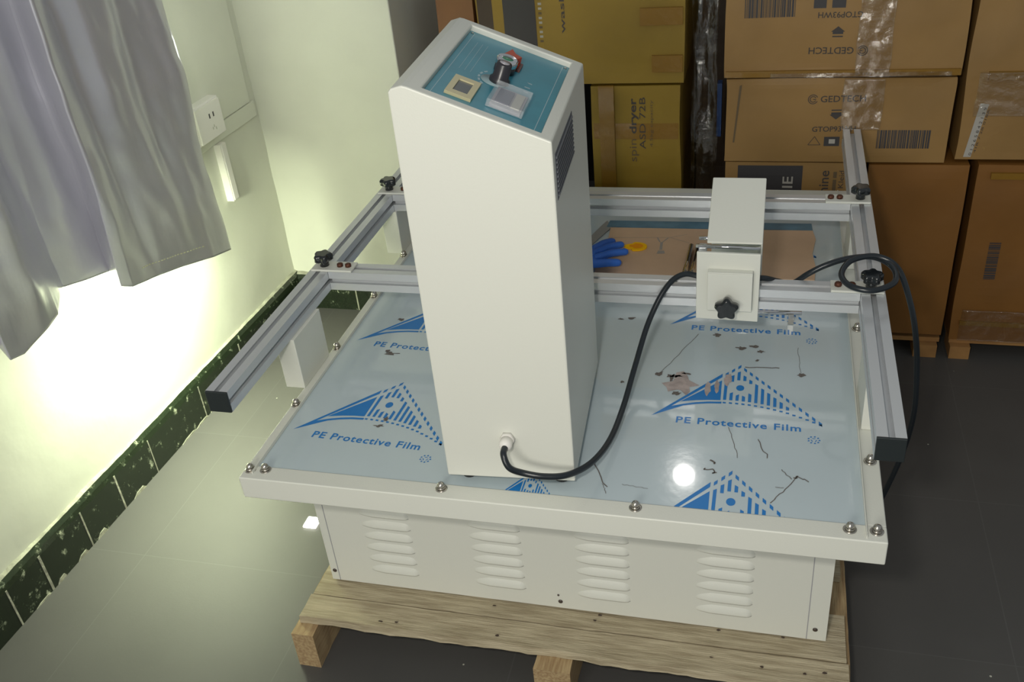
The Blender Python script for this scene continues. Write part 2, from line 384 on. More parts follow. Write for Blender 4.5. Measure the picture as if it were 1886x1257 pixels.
for x0, x1, sd in ((.0, .042, 11), (.462, .528, 12), (.944, .990, 13)):
    bm = plank('stringer', x0, x1, .014, 1.17, SB, DB - .0008, WOODY, .004, 'Y', sd)
    obj('stringer', bm, WOODY, t)

# ------------------------------------------------------------------ vibration table (machine)
mc = thing('vibration_table', 'cream white vibration test table with aluminium rails on top, standing on the pallet', 'vibration table')
# base cabinet
bm = B(.0345, .9500, .1405, 1.06, -.3695, -.044)
for x in (.050, .9175): box(bm, x, x + .0012, .1398, .1410, -.3690, -.044, 1)
base = obj('base_cabinet', bm, [PAINT, mat('panel_seam', (.33, .33, .36), .6)], mc)
lv = bmesh.new(); W_, H_, D_ = .095, .0165, .0058; n = 20; m_ = 7; gr = []
for i in range(n + 1):
    u = i / n; e = min(1, (u / .28) ** .6) * math.sqrt(max(0, 1 - max(0, (u - .5) * 2) ** 8)) if u > 0 else 0; row = []
    for j in range(m_ + 1):
        v = j / m_
        row.append(lv.verts.new((u * W_, -D_ * e * math.sin(v * PI * .5) if j < m_ else -D_ * e, H_ * (1 - v) * (.35 + .65 * e) + .0)))
    row.append(lv.verts.new((u * W_, 0.0, -.0008 * 1)))
    gr.append(row)
for i in range(n):
    for j in range(m_ + 1): 
        f = lv.faces.new([gr[i][j], gr[i + 1][j], gr[i + 1][j + 1], gr[i][j + 1]]); f.material_index = 1 if j == m_ else 0
bmesh.ops.remove_doubles(lv, verts=lv.verts[:], dist=.00002)
l0 = obj('louvre', lv, [PAINT, mat('louvre_gap', (.30, .30, .34), .7)], base, smooth=True)
first = True
for x in (.1235, .3305, .5215, .7305):
    for k in range(6):
        o = l0 if first else l0.copy()
        if not first: COL.objects.link(o); o.parent = base
        o.location = (x, .1406, -.330 + .0283 * k - (0 if k < 5 else .0006)); first = False
for x, z in ((.035 + .008, -.345), (.488, -.353), (.931, -.344), (.485, -.337)):
    bm = bmesh.new(); r = .0042 if z != -.337 else .002
    lathe(bm, [(r, 0), (r, .0012), (r * .6, .0022), (0, .0024)], frame((x, .1405, z), (1, 0, 0), (0, 0, 1)), 12)
    obj('screw', bm, mat('dark_screw', (.10, .08, .07), .4, metal=.6), base)
# table deck frame
bm = bmesh.new()
box(bm, .0, 1.0, .0, .0335, -.0417, .0006)
box(bm, .0, 1.0, 1.1665, 1.2, -.0417, .0006)
box(bm, .0, .0205, .0335, 1.1665, -.0417, .0)
box(bm, .9715, 1.0, .0335, 1.1665, -.0417, .0)
fr = obj('table_frame', bm, PAINT, mc, bevel=.0022)
obj('edge_fin', B(.9712, .9726, .006, 1.19, .0, .0062), PAINT, mc); obj('edge_fin', B(.0196, .0210, .012, 1.19, .0, .0062), PAINT, mc)
bm = B(.965, .992, .012, .05, -.050, -.0417); obj('corner_lug', bm, PAINT, mc)
bm = B(.04, .96, .06, 1.15, -.0445, -.0418); obj('rubber_gasket', bm, RUBB, mc)

# protective film with its printing
FZ = .0
film = bmesh.new(); box(film, .0205, .9715, .0335, 1.1665, -.030, -.0008)
marks = bmesh.new()
def logo(M, dots=True):
    Z = 0
    poly(marks, [(0, 0), (.030, .030), (.1095, .126), (.1095, .137)], Z, 1, M)
    up = [(x, .0525 - 2.9 * (x - .118) ** 2 if x > .03 else .030) for x in (.030, .05, .07, .09, .1125)]
    lo = [(x, y - .0052) for x, y in up[1:]]
    poly(marks, [(0, 0)] + lo + list(reversed(up)), Z, 1, M)
    poly(marks, [(.0445, .0455), (.07, .0520), (.09, .0552), (.1105, .0568), (.1095, .116)], Z, 1, M)
    k = 0; x = .1145
    while x < .279:
        top = 1.19 * x if x < .139 else .166 - (x - .139) * 1.155
        bot = .0525 - 2.75 * max(0, x - .125) ** 2 * (.74 if x < .22 else .76)
        w_ = .0052; sl = 1.19 if x < .139 - .003 else -1.155
        # outer dash
        poly(marks, [(x, top - .007), (x + w_, top - .007 + sl * w_), (x + w_, top + .0015 + sl * w_), (x, top + .0015)], Z, 1, M)
        if x < .27: poly(marks, [(x, bot - .004), (x + w_, bot - .0045), (x + w_, bot - .0005), (x, bot)], Z, 1, M)
        hi = top - .017 - (0 if sl > 0 else .006); lo_ = bot + .006
        cx, cy, rx_, ry_ = .1415, .0965, .0215, .0235
        if hi - lo_ > .004:
            dx = (x + w_ / 2 - cx) / rx_
            if abs(dx) < 1:
                h = ry_ * math.sqrt(1 - dx * dx)
                segs = [(lo_, cy - h), (cy + h, hi)]
            else: segs = [(lo_, hi)]
            for a, b_ in segs:
                if b_ - a > .002: poly(marks, [(x, a), (x + w_, a), (x + w_, b_ + sl * w_ * .6), (x, b_)], Z, 1, M)
        x += .01035
    poly(marks, [(.1415 + .0068 * math.cos(a * PI / 12), .0965 + .0085 * math.sin(a * PI / 12)) for a in range(24)], Z, 1, M)
    if dots:
        text(marks, 'PE Protective Film', M @ Matrix.Translation((.0420, -.0145, 0)), width=.2, height=.0165, mi=1, bold=.018, space=1.12)
        for a in range(9):
            q = a * 2 * PI / 9; c_, s_ = math.cos(q), math.sin(q)
            poly(marks, [(.2615 + c_ * .0085 - .0016, -.034 + s_ * .0085 - .0016), (.2615 + c_ * .0085 + .0016, -.034 + s_ * .0085 - .001), (.2615 + c_ * .0085 + .0012, -.034 + s_ * .0085 + .0016), (.2615 + c_ * .0085 - .001, -.034 + s_ * .0085 + .0012)], Z, 1, M)
        for a in range(3):
            q = a * 2 * PI / 3 + PI / 2; P = [(.2615 + .0052 * math.cos(q + d), -.034 + .0052 * math.sin(q + d)) for d in (-.6, .6)]; Q = [(.2615 + .0036 * math.cos(q + d), -.034 + .0036 * math.sin(q + d)) for d in (.6, -.6)]
            poly(marks, P + Q, Z, 1, M)
for k in range(-1, 4): logo(Matrix.Translation((.643, .254 + .295 * k, 0)))
for k in range(0, 4): logo(Matrix.Translation((.035 + .003 * k, .137 + .292 * k, 0)) @ Matrix.Rotation(-.050, 4, 'Z'))
logo(Matrix.Translation((.421, .0005, 0)) @ Matrix.Diagonal((.42, .50, 1, 1)), False)
clip(marks, .0215, .9705, .0340, 1.166)
bmesh.ops.translate(marks, verts=marks.verts[:], vec=(0, 0, -.0004))
dm = bmesh.new()
def blob(x, y, rx, ry, mi, z=-.0002, n=16, k=.45, rot=0.):
    pts = []
    for i in range(n):
        a = 2 * PI * i / n; r = 1 + k * (random.random() - .5) * 2
        px, py = rx * r * math.cos(a), ry * r * math.sin(a)
        pts.append((x + px * math.cos(rot) - py * math.sin(rot), y + px * math.sin(rot) + py * math.cos(rot)))
    c = dm.verts.new((x, y, z)); vs = [dm.verts.new((p[0], p[1], z)) for p in pts]
    for i in range(n): dm.faces.new([c, vs[i], vs[(i + 1) % n]]).material_index = mi
def scratch(x0, y0, x1, y1, wd=.0009, n=9, mi=2, j=.0012):
    P = [(x0 + (x1 - x0) * i / n + random.uniform(-j, j), y0 + (y1 - y0) * i / n + random.uniform(-j, j)) for i in range(n + 1)]
    for (a, b_), (c, d) in zip(P, P[1:]):
        L = math.hypot(c - a, d - b_); nx_, ny_ = -(d - b_) / L * wd / 2, (c - a) / L * wd / 2
        f = dm.faces.new([dm.verts.new(p) for p in ((a - nx_, b_ - ny_, -.0001), (c - nx_, d - ny_, -.0001), (c + nx_, d + ny_, -.0001), (a + nx_, b_ + ny_, -.0001))]); f.material_index = mi
blob(.684, .350, .025, .030, 3); blob(.668, .374, .012, .005, 2); blob(.690, .384, .011, .003, 2); blob(.678, .322, .007, .005, 2); blob(.643, .378, .006, .009, 2, rot=-.5)
blob(.665, .366, .004, .010, 2); blob(.730, .345, .005, .022, 3, k=.25); blob(.745, .350, .004, .018, 3, k=.25); blob(.762, .375, .006, .020, 3, k=.3)
blob(.886, .402, .007, .005, 2); blob(.802, .486, .008, .005, 2); blob(.782, .478, .009, .005, 2); blob(.816, .470, .006, .004, 2); blob(.735, .52, .007, .006, 2); blob(.81, .44, .003, .004, 2)
blob(.58, .345, .003, .003, 2); blob(.60, .49, .003, .003, 2); blob(.565, .565, .008, .004, 2); blob(.546, .56, .005, .003, 2)
blob(.125, .39, .012, .004, 2, k=.7); blob(.115, .396, .005, .004, 2, k=.7); blob(.10, .515, .007, .005, 2); blob(.185, .165, .010, .003, 2, k=.7); blob(.19, .185, .004, .006, 2)
scratch(.645, .385, .700, .520); scratch(.567, .125, .600, .060, .0016, 5, j=.003); scratch(.878, .122, .842, .062, .0014); scratch(.772, .235, .790, .160); scratch(.790, .415, .850, .420, .002)
scratch(.740, .130, .760, .118, .002, 6, j=.004); scratch(.748, .150, .756, .138, .003, 4, j=.003); scratch(.82, .21, .835, .165, .0015, 5, j=.003); scratch(.855, .14, .87, .12, .0012, 5)
scratch(.59, .07, .60, .048, .0008); scratch(.62, .072, .66, .068, .0007); scratch(.848, .098, .860, .097, .001, 3); scratch(.88, .49, .885, .40, .0006)
scratch(.878, .128, .893, .118, .0016, 4, j=.003); scratch(.875, .121, .881, .126, .0025, 3, j=.002)
merge(film, marks); merge(film, dm)
fo = obj('protective_film', film, [FILM, BLUE, DIRT, TEAR], mc)

# acorn nuts
def nut_mesh():
    bm = bmesh.new(); lathe(bm, [(.0095, 0), (.0095, .001), (.0078, .0012)], Matrix(), 20)
    lathe(bm, [(.0072, .0012), (.0072, .005)], Matrix(), 6)
    lathe(bm, [(.0062, .005), (.0060, .008), (.0045, .0112), (.002, .0128), (0, .0132)], Matrix(), 16); return bm
n0 = obj('acorn_nut', nut_mesh(), STEEL, mc)
ns = [(.012, .021), (.038, .024), (.344, .021), (.648, .021), (.950, .020), (.986, .021), (.986, .176), (.986, .564), (.986, .90), (.010, .205), (.010, .395), (.010, .60), (.010, .79)]
n0.location = (*ns[0], .0008)
for p in ns[1:]:
    o = n0.copy(); COL.objects.link(o); o.parent = mc; o.location = (*p, .0008)

# support posts
for x0, x1 in ((-.034, .004), (.9765, 1.006)):
    for y0, y1 in ((.256, .370), (.80, .91)):
        bm = B(x0, x1, y0, y1, .0003, .1052)
        obj('support_post', bm, PAINT, mc, bevel=.0015)

# aluminium T-slot rails
ZR, PP = .1446, .0389
def profile():
    h = PP / 2; s = .0045; d = .0015; w2 = .0085; dep = .011
    q = [(-h, -h), (-s, -h), (-s, -h + d), (-w2, -h + d + .002), (-w2 + .003, -h + dep), (w2 - .003, -h + dep), (w2, -h + d + .002), (s, -h + d), (s, -h)]
    # shallow decorative rib lines beside the slot are left to the bevel; rotate for the four sides
    out = []
    for k in range(4):
        c, s_ = [(1, 0), (0, 1), (-1, 0), (0, -1)][k]
        out += [(c * x - s_ * y, s_ * x + c * y) for x, y in q]
    return out
PR = profile()
def rail(name, axis, a0, a1, c1, c2, zt=ZR):
    bm = bmesh.new()
    if axis == 'Y': prism(bm, [(c1 + PP / 2 + x, zt - PP / 2 + z) for x, z in PR], a0, a1, 'Y')
    else: prism(bm, [(c1 + PP / 2 + x, zt - PP / 2 + z) for x, z in PR], a0, a1, 'X')
    # dark inlay at the slot floor
    return obj(name, bm, ALU, mc)
def cap(parent, x, y):
    bm = B(x, x + PP, y - .004, y, ZR - PP, ZR); obj('end_cap', bm, CAPB, parent, bevel=.001)
rl = rail('side_rail', 'Y', .0388, 1.2243, -.0407, 0); cap(rl, -.0407, .0388)
rr = rail('side_rail', 'Y', .0518, 1.2243, .9725, 0); cap(rr, .9725, .0518)
r1 = rail('cross_rail', 'X', -.0012, .9718, .4419, 0)
r2 = rail('cross_rail', 'X', -.0012, .9718, .8060, 0)
# white clamp plates with star knobs and rusty nuts
def star_knob(M, parent, R=.0165, stem=True):
    bm = bmesh.new(); n = 60; prof = [(.78, .001), (1., .004), (1., .0135), (.80, .0175)]
    rings = []
    for s, z in prof:
        rings.append([bm.verts.new(M @ Vector((R * s * (1 + .16 * math.cos(5 * 2 * PI * i / n)) * math.cos(2 * PI * i / n), R * s * (1 + .16 * math.cos(5 * 2 * PI * i / n)) * math.sin(2 * PI * i / n), z + .009))) for i in range(n)])
    for a, b_ in zip(rings, rings[1:]):
        for i in range(n): bm.faces.new([a[i], a[(i + 1) % n], b_[(i + 1) % n], b_[i]]).smooth = True
    bm.faces.new(rings[0]); bm.faces.new(rings[-1])
    lathe(bm, [(.0092, 0), (.0082, .012)], M, 18)
    return obj('star_knob', bm, KNOB, parent)
def clamp_plate(x0, x1, y, kx, nuts, deg):
    bm = B(x0, x1, y - .001, y + PP - .003, ZR + .0003, ZR + .0048)
    p = obj('clamp_plate', bm, PAINT, mc, bevel=.0012)
    star_knob(Matrix.Translation((kx, y + PP * .45, ZR + .005)) @ Matrix.Rotation(deg, 4, 'Z'), p)
    for nx_ in nuts:
        bm = bmesh.new(); lathe(bm, [(.0062, 0), (.0062, .0045), (.005, .0062), (0, .0066)], Matrix.Translation((nx_, y + PP * .42, ZR + .005)), 8)
        obj('bolt', bm, RUST, p)
clamp_plate(-.036, .048, .4419, -.014, (.019, .036), .3)
clamp_plate(-.036, .044, .8075, -.014, (.020, .036), 1.)
clamp_plate(.924, 1.0095, .4419, .989, (.936, .958), .2)
clamp_plate(.924, 1.0095, .8035, .990, (.934, .951), .7)

# adjustable stop on the front cross rail
bm = bmesh.new(); M = Matrix.Translation((.755, .4365, 0)) @ Matrix.Rotation(-.03, 4, 'Z')
box(bm, -.0545, .0520, -.003, .003, .085, .2165, M=M)
sp = obj('stop_plate', bm, PAINT, mc, bevel=.0015)
bm = bmesh.new()
box(bm, .7205, .7955, .4190, .4215, .112, .1840); box(bm, .7205, .7955, .4190, .4340, .184, .1865)
obj('clamp_bracket', bm, PAINT, sp, bevel=.001)
star_knob(frame((.7545, .4190, .1275), (1, 0, 0), (0, 0, 1)) @ Matrix.Rotation(PI / 2, 4, 'Z'), sp, .0180)
bm = bmesh.new(); Mx = Matrix(); 
prism(bm, [(.4720, .2180), (.6020, .2830), (.6020, .2795), (.4720, .2145)], .7150, .8085, 'X')
prism(bm, [(.4720, .2145), (.6020, .2795), (.6020, .0900), (.5000, .0900), (.5000, .1500)], .8055, .8085, 'X')
prism(bm, [(.5990, .2795), (.6020, .2795), (.6020, .0900), (.5990, .0900)], .7150, .8055, 'X')
obj('stop_housing', bm, PAINT, mc, bevel=.0015)
def rod(a, b_, r, parent, name='chrome_rod', m=CHROME):
    bm = bmesh.new(); tube(bm, [a, b_], r, 16); return obj(name, bm, m, parent)
rod((.6960, .474, .2085), (.8050, .474, .2075), .0034, mc); rod((.7000, .492, .2150), (.7300, .492, .2150), .0034, mc); rod((.7010, .500, .1960), (.8050, .500, .1950), .0034, mc)
bm = B(.7010, .7145, .468, .486, .175, .2085); obj('rod_block', bm, ALU, mc, bevel=.002)
rod((.652, .650, .0110), (.656, .862, .0110), .0065, mc); rod((.666, .650, .0110), (.671, .862, .0110), .0065, mc)
rod((.700, .568, .022), (.886, .577, .022), .0042, mc)
bm = B(.862, .872, .570, .582, .0005, .022); obj('rod_bracket', bm, STEEL, mc)

# ------------------------------------------------------------------ control cabinet
cc = thing('control_cabinet', 'tall white control box with sloping blue panel standing on the film-covered table', 'control cabinet')
CM = Matrix.Translation((.352, .038, .0)) @ Matrix.Rotation(math.radians(3.60), 4, 'Z')
W2, D2, ZB = .2007, .328, .0155
prof = [(0, ZB), (W2, ZB), (W2, .559), (.0245, .6335), (.018, .6352), (.004, .6318), (0, .627)]
slope = Vector((W2 - .0245, 0, .559 - .6335)).normalized(); SN = Vector((-slope.z, 0, slope.x))     # normal of the sloping face
PM = CM @ Matrix.Translation((.0245, 0, .6335)) @ Matrix((slope, Vector((0, 1, 0)), SN)).transposed().to_4x4()   # panel frame: x down the slope, y depth, z out
LS = math.hypot(W2 - .0245, .0745)
bm = bmesh.new()
# shell: front, back, left, right, bottom and the sloping rim around the recess
pts = prof
fv = [bm.verts.new(CM @ Vector((p[0], 0, p[1]))) for p in pts]; bv = [bm.verts.new(CM @ Vector((p[0], D2, p[1]))) for p in pts]
bm.faces.new(fv); bm.faces.new(list(reversed(bv)))
for i in range(len(pts)):
    if i == 2: continue
    j = (i + 1) % len(pts); bm.faces.new([fv[i], bv[i], bv[j], fv[j]])
# rim
ox0, ox1, oy0, oy1 = 0, LS, 0, D2; ix0, ix1, iy0, iy1 = .0165, LS - .0165, .0175, D2 - .0175; dp = -.011
o_ = [fv[3], fv[2], bv[2], bv[3]]
i_ = [bm.verts.new(PM @ Vector(p)) for p in ((ix0, iy0, 0), (ix1, iy0, 0), (ix1, iy1, 0), (ix0, iy1, 0))]
k_ = [bm.verts.new(PM @ Vector(p)) for p in ((ix0, iy0, dp), (ix1, iy0, dp), (ix1, iy1, dp), (ix0, iy1, dp))]
for a in range(4):
    c = (a + 1) % 4
    bm.faces.new([o_[a], o_[c], i_[c], i_[a]]); bm.faces.new([i_[a], i_[c], k_[c], k_[a]])
bm.faces.new(k_)
shell = obj('housing', bm, PAINT, cc)
md = shell.modifiers.new('bevel', 'BEVEL'); md.width = .0022; md.segments = 2; md.limit_method = 'ANGLE'; md.angle_limit = math.radians(50)
# blue panel
bm = bmesh.new(); box(bm, ix0 + .0006, ix1 - .0006, iy0 + .0006, iy1 - .0006, dp, dp + .0028, 0, PM)
zt = dp + .00295
def strip(x0, x1, y0, y1): poly(bm, [(x0, y0), (x1, y0), (x1, y1), (x0, y1)], zt, 1, PM)
strip(ix0 + .008, ix0 + .0088, iy0 + .008, iy1 - .008); strip(ix1 - .0105, ix1 - .0095, iy0 + .008, iy1 - .008)
for k in range(3): strip(ix0 + .02 + k * .008, ix0 + .0205 + k * .008, iy0 + .13, iy1 - .04)
for k in range(5):
    a = k * .45; poly(bm, [(.083 + .016 * math.cos(a + 2.2), .150 + .026 * math.sin(a + 2.2)), (.083 + .019 * math.cos(a + 2.2), .150 + .031 * math.sin(a + 2.2)), (.083 + .019 * math.cos(a + 2.5), .150 + .031 * math.sin(a + 2.5)), (.083 + .016 * math.cos(a + 2.5), .150 + .026 * math.sin(a + 2.5))], zt, 1, PM)
for k in range(4):
    poly(bm, [(.128 + .004 * (k % 2), .13 + k * .018), (.136, .13 + k * .018), (.136, .134 + k * .018), (.128, .134 + k * .018)], zt, 1, PM)
pn = obj('control_panel', bm, [TEAL, TEALL], cc)
def pbox(name, x0, x1, y0, y1, z0, z1, m, parent, bev=.0):
    bm = bmesh.new(); box(bm, x0, x1, y0, y1, z0, z1, 0, PM); return obj(name, bm, m, parent, bevel=bev)
PZ = dp + .003
# speed meter: bezel ring and recessed window
bm = bmesh.new(); X0, X1, Y0, Y1 = .040, .076, .046, .112
wx0, wx1, wy0, wy1 = X0 + .008, X1 - .008, Y0 + .012, Y1 - .012
for a in ((X0, X1, Y0, wy0), (X0, X1, wy1, Y1), (X0, wx0, wy0, wy1), (wx1, X1, wy0, wy1)): box(bm, *a, PZ, PZ + .0042, 0, PM)
mt = obj('meter_bezel', bm, BEIGE, pn); pbox('meter_window', wx0, wx1, wy0, wy1, PZ, PZ + .0022, LCD, pn)
# counter under a clear cover
bm = bmesh.new(); box(bm, .098, .140, .058, .124, PZ, PZ + .004, 0, PM); obj('counter_base', bm, mat('counter_grey', (.34, .32, .36), .4), pn)
pbox('counter_window', .102, .122, .070, .118, PZ + .004, PZ + .0055, mat('counter_dark', (.15, .15, .2), .2), pn)
pbox('counter_button', .125, .137, .066, .118, PZ + .004, PZ + .0058, mat('counter_strip', (.5, .48, .42), .4), pn)
pbox('clear_cover', .094, .1445, .053, .129, PZ + .0002, PZ + .0110, ACRYL, pn, .001)
# speed knob
def plathe(name, x, y, prof, m, parent, seg=28, z0=PZ):
    bm = bmesh.new(); lathe(bm, prof, PM @ Matrix.Translation((x, y, z0)), seg); return obj(name, bm, m, parent)
plathe('dial_plate', .087, .146, [(.0185, 0), (.0185, .0008), (0, .0008)], mat('dial_plate', (.30, .42, .45), .4), pn)
KB = mat('ribbed_black_knob', (.025, .024, .03), .3)
plathe('speed_knob', .094, .150, [(.0145, .0008), (.0145, .005), (.0115, .008), (.0108, .026), (.0098, .028), (0, .028)], KB, pn)
plathe('knob_insert', .094, .150, [(.0072, .0), (.0070, .0008), (0, .0009)], mat('knob_silver', (.55, .52, .56), .3, metal=.5), pn, z0=PZ + .028)
# lit switch with steel collar, red lever and small square guard behind
plathe('switch_body', .092, .196, [(.0150, 0), (.0150, .008), (.0125, .010)], KB, pn)
plathe('switch_collar', .092, .196, [(.0140, .0), (.0155, .003), (.0155, .010), (.0135, .0125), (.0118, .0110)], CHROME, pn, z0=PZ + .008)
plathe('switch_lens', .092, .196, [(.0118, 0), (.0118, .0012), (0, .0022)], mat('green_lens', (.05, .22, .12), .2), pn, z0=PZ + .0175)
RED = mat('red_plastic', (.50, .05, .008), .35)
bm = bmesh.new(); prism(bm, [(.082, .216), (.086, .232), (.090, .250), (.097, .236), (.108, .230), (.104, .219), (.094, .212)], PZ + .008, PZ + .016, 'Z', 0, PM)
box(bm, .082, .108, .214, .238, PZ, PZ + .008, 0, PM); obj('rotary_lever', bm, RED, pn)
bm = bmesh.new(); box(bm, .078, .112, .2120, .2400, PZ, PZ + .0040, 0, PM); obj('switch_guard', bm, mat('dark_red_guard', (.12, .04, .035), .4), pn)
# panel corner screws
for x, y in ((ix0 + .005, iy1 - .010), (ix1 - .006, iy1 - .010), (ix1 - .005, iy0 + .006)):
    plathe('panel_screw', x, y, [(.0022, 0), (.0020, .001), (0, .0012)], STEEL, pn, 10)
# side vent
bm = bmesh.new(); y0, y1, za, zb = .016, .178, .474, .537
box(bm, W2 - .001, W2 + .0006, y0, y1, za, zb, 0, CM)
for k in range(9):
    z = za + .004 + k * .0064; box(bm, W2 + .0006, W2 + .0022, y0 + .004, y1 - .004, z, z + .0026, 1, CM)
obj('side_vent', bm, [mat('vent_dark', (.10, .11, .13), .6), mat('vent_slat', (.15, .16, .18), .5)], cc)
# feet
for x in (.028, .1765):
    for y in (.026, D2 - .03):
        bm = bmesh.new(); lathe(bm, [(.0115, 0), (.0125, .004), (.0125, .0153)], CM @ Matrix.Translation((x, y, .0)), 20); obj('rubber_foot', bm, RUBB, cc)
# cable gland
bm = bmesh.new(); GM = CM @ frame((.1025, 0, .0945), (1, 0, 0), (0, 0, 1))
lathe(bm, [(.0115, 0), (.0115, .008)], GM, 6); lathe(bm, [(.0098, .008), (.0100, .019), (.0080, .0235), (.0040, .0245)], GM, 18)
obj('cable_gland', bm, WHITE, cc)

# ------------------------------------------------------------------ power cable
gl = CM @ Vector((.1025, -.022, .0945))
pts = [gl, gl + Vector((.001, -.014, -.004)), gl + Vector((.010, -.022, -.020)), (.482, .006, .062), (.515, .010, .055), (.548, .026, .049), (.574, .075, .035), (.590, .150, .022), (.598, .240, .022), (.606, .330, .045),
       (.622, .400, .095), (.648, .440, .142), (.676, .462, .158), (.712, .466, .152), (.77, .464, .152), (.812, .470, .152), (.838, .490, .136), (.862, .492, .132), (.888, .482, .158), (.915, .484, .174), (.950, .492, .184), (.992, .494, .187),
       (1.020, .465, .184), (1.020, .425, .178), (.985, .398, .176), (.950, .408, .178), (.938, .440, .182), (.955, .474, .190), (.995, .486, .193), (1.030, .476, .176), (1.056, .466, .115), (1.072, .460, .05),
       (1.082, .460, -.02), (1.088, .460, -.11), (1.078, .455, -.20), (1.055, .45, -.30), (1.030, .46, -.40), (1.010, .52, -.4690), (1.004, .64, -.4690), (1.010, .82, -.4690), (1.02, 1.0, -.4690)]
bm = bmesh.new(); tube(bm, catmull(pts, 9), .0050, 14)
tag(obj('power_cable', bm, CABLE), 'black power cable looping from the control box over the aluminium rails', 'cable')

# ------------------------------------------------------------------ things lying on the table
t = thing('cardboard_sheet', 'flat tan cardboard sheet with blue band lying on the film between the two cross rails', 'cardboard sheet')
bm = bmesh.new()
outl = [(.462, .742), (.56, .738), (.70, .742), (.913, .744), (.916, .80), (.910, .86), (.918, .93), (.912, .972), (.68, .9655), (.462, .9620), (.466, .90), (.458, .82)]
prism(bm, outl, .0, .0030, 'Z', 0)
def ln(x0, y0, x1, y1, wd=.0012):
    L = math.hypot(x1 - x0, y1 - y0); a, b_ = -(y1 - y0) / L * wd / 2, (x1 - x0) / L * wd / 2
    poly(bm, [(x0 - a, y0 - b_), (x1 - a, y1 - b_), (x1 + a, y1 + b_), (x0 + a, y0 + b_)], .0033, 1)
ln(.467, .908, .605, .917); ln(.605, .917, .650, .892); ln(.605, .918, .64, .935); ln(.576, .915, .584, .893, .003); ln(.600, .915, .590, .893, .003); ln(.588, .893, .590, .855, .006)
poly(bm, [(.583, .836), (.601, .838), (.598, .852), (.585, .852)], .0033, 1)
obj('board', bm, [BOARD, PRINTG], t)
bm = bmesh.new(); prism(bm, [(.452, .9650), (.912, .9745), (.91, 1.008), (.455, 1.000)], .0, .0026, 'Z', 0); obj('blue_edge_band', bm, BOARDB, t)
bm = bmesh.new(); prism(bm, [(.405, .850), (.425, .850), (.4635, .9640), (.4480, 1.000), (.440, .975)], .0, .0022, 'Z', 0); obj('grey_strip', bm, mat('grey_strip', (.30, .30, .29), .4), t)

bm = bmesh.new(); M = Matrix.Translation((.534, .863, .0034))
P = []
for i in range(32):
    a = 2 * PI * i / 32; x, y = .025 * math.cos(a), .0195 * math.sin(a)
    if x < -.008: x *= 1.02; y *= .62
    P.append((x, y))
prism(bm, P, 0, .0035, 'Z', 0, M); poly(bm, [(p[0] * .62 + .001, p[1] * .62) for p in P], .0038, 1, M)
tag(obj('rubber_pad', bm, [YEL, YEL2], smooth=False, bevel=.0), 'small yellow oval rubber pad on the cardboard beside the blue glove', 'rubber pad')

# glove: palm and fingers grown as one skin
def glove():
    V = [(.400, .715, .020), (.425, .735, .024), (.449, .757, .026)]; R = [.022, .026, .026]; E = [(0, 1), (1, 2)]
    def chain(pts, rs, root=2):
        p = root
        for q, r in zip(pts, rs):
            V.append(q); R.append(r); E.append((p, len(V) - 1)); p = len(V) - 1
    chain([(.450, .792, .029), (.470, .826, .030), (.490, .852, .024)], [.0105, .0098, .0088])
    chain([(.456, .778, .028), (.484, .810, .030), (.511, .838, .023)], [.0105, .0098, .0088])
    chain([(.460, .757, .028), (.494, .783, .029), (.526, .806, .022)], [.0105, .0100, .0090])
    chain([(.458, .733, .026), (.490, .744, .026), (.519, .757, .020)], [.0108, .0104, .0092])
    me = bpy.data.meshes.new('glove'); me.from_pydata(V, E, []); o = bpy.data.objects.new('rubber_glove', me); COL.objects.link(o)
    s = o.modifiers.new('skin', 'SKIN'); sv = me.skin_vertices[0].data
    for i, r in enumerate(R): sv[i].radius = (r * (.8 if i == 2 else 1), r * (.6 if i < 3 else .9)); sv[i].use_root = (i == 0)
    s.use_smooth_shade = True
    o.modifiers.new('sub', 'SUBSURF').levels = 2; o.modifiers['sub'].render_levels = 2
    me.materials.append(GLOVE); return o
tag(glove(), 'blue rubber glove lying on the cardboard with four fingers spread', 'glove')

# ------------------------------------------------------------------ cartons
def bulge(x, z, x0, x1, z0, z1, y0, amp, seed):
    fx = max(0, min(x - x0, x1 - x) / (x1 - x0)); fz = max(0, min(z - z0, z1 - z) / (z1 - z0))
    return amp * (noise.noise(Vector((x * 4 + seed, y0 * 4, z * 5))) + .4 * noise.noise(Vector((x * 9, seed, z * 9)))) * min(1, 8 * min(fx, fz) + .25)
def sheet_box(x0, x1, y0, y1, z0, z1, amp=.004, n=14, seed=0., sag=0.):
    """closed carton with soft bulges"""
    bm = bmesh.new(); box(bm, x0, x1, y0, y1, z0, z1)
    bmesh.ops.subdivide_edges(bm, edges=bm.edges[:], cuts=n, use_grid_fill=True)
    for v in bm.verts:
        c = v.co; e = noise.noise(Vector((c.x * 4 + seed, c.y * 4, c.z * 5)))
        fx = min(c.x - x0, x1 - c.x) / (x1 - x0); fz = min(c.z - z0, z1 - c.z) / (z1 - z0)
        if abs(c.y - y0) < 1e-5: c.y += bulge(c.x, c.z, x0, x1, z0, z1, y0, amp, seed)
        if abs(c.z - z1) < 1e-5: c.z -= amp * .5 * (1 + e) + sag * (1 - 4 * (fx - .5) ** 2 * 0)
        if abs(c.x - x1) < 1e-5: c.x += amp * e * min(1, 8 * fz + .3)
        if abs(c.x - x0) < 1e-5: c.x += amp * e * min(1, 8 * fz + .3)
    return bm
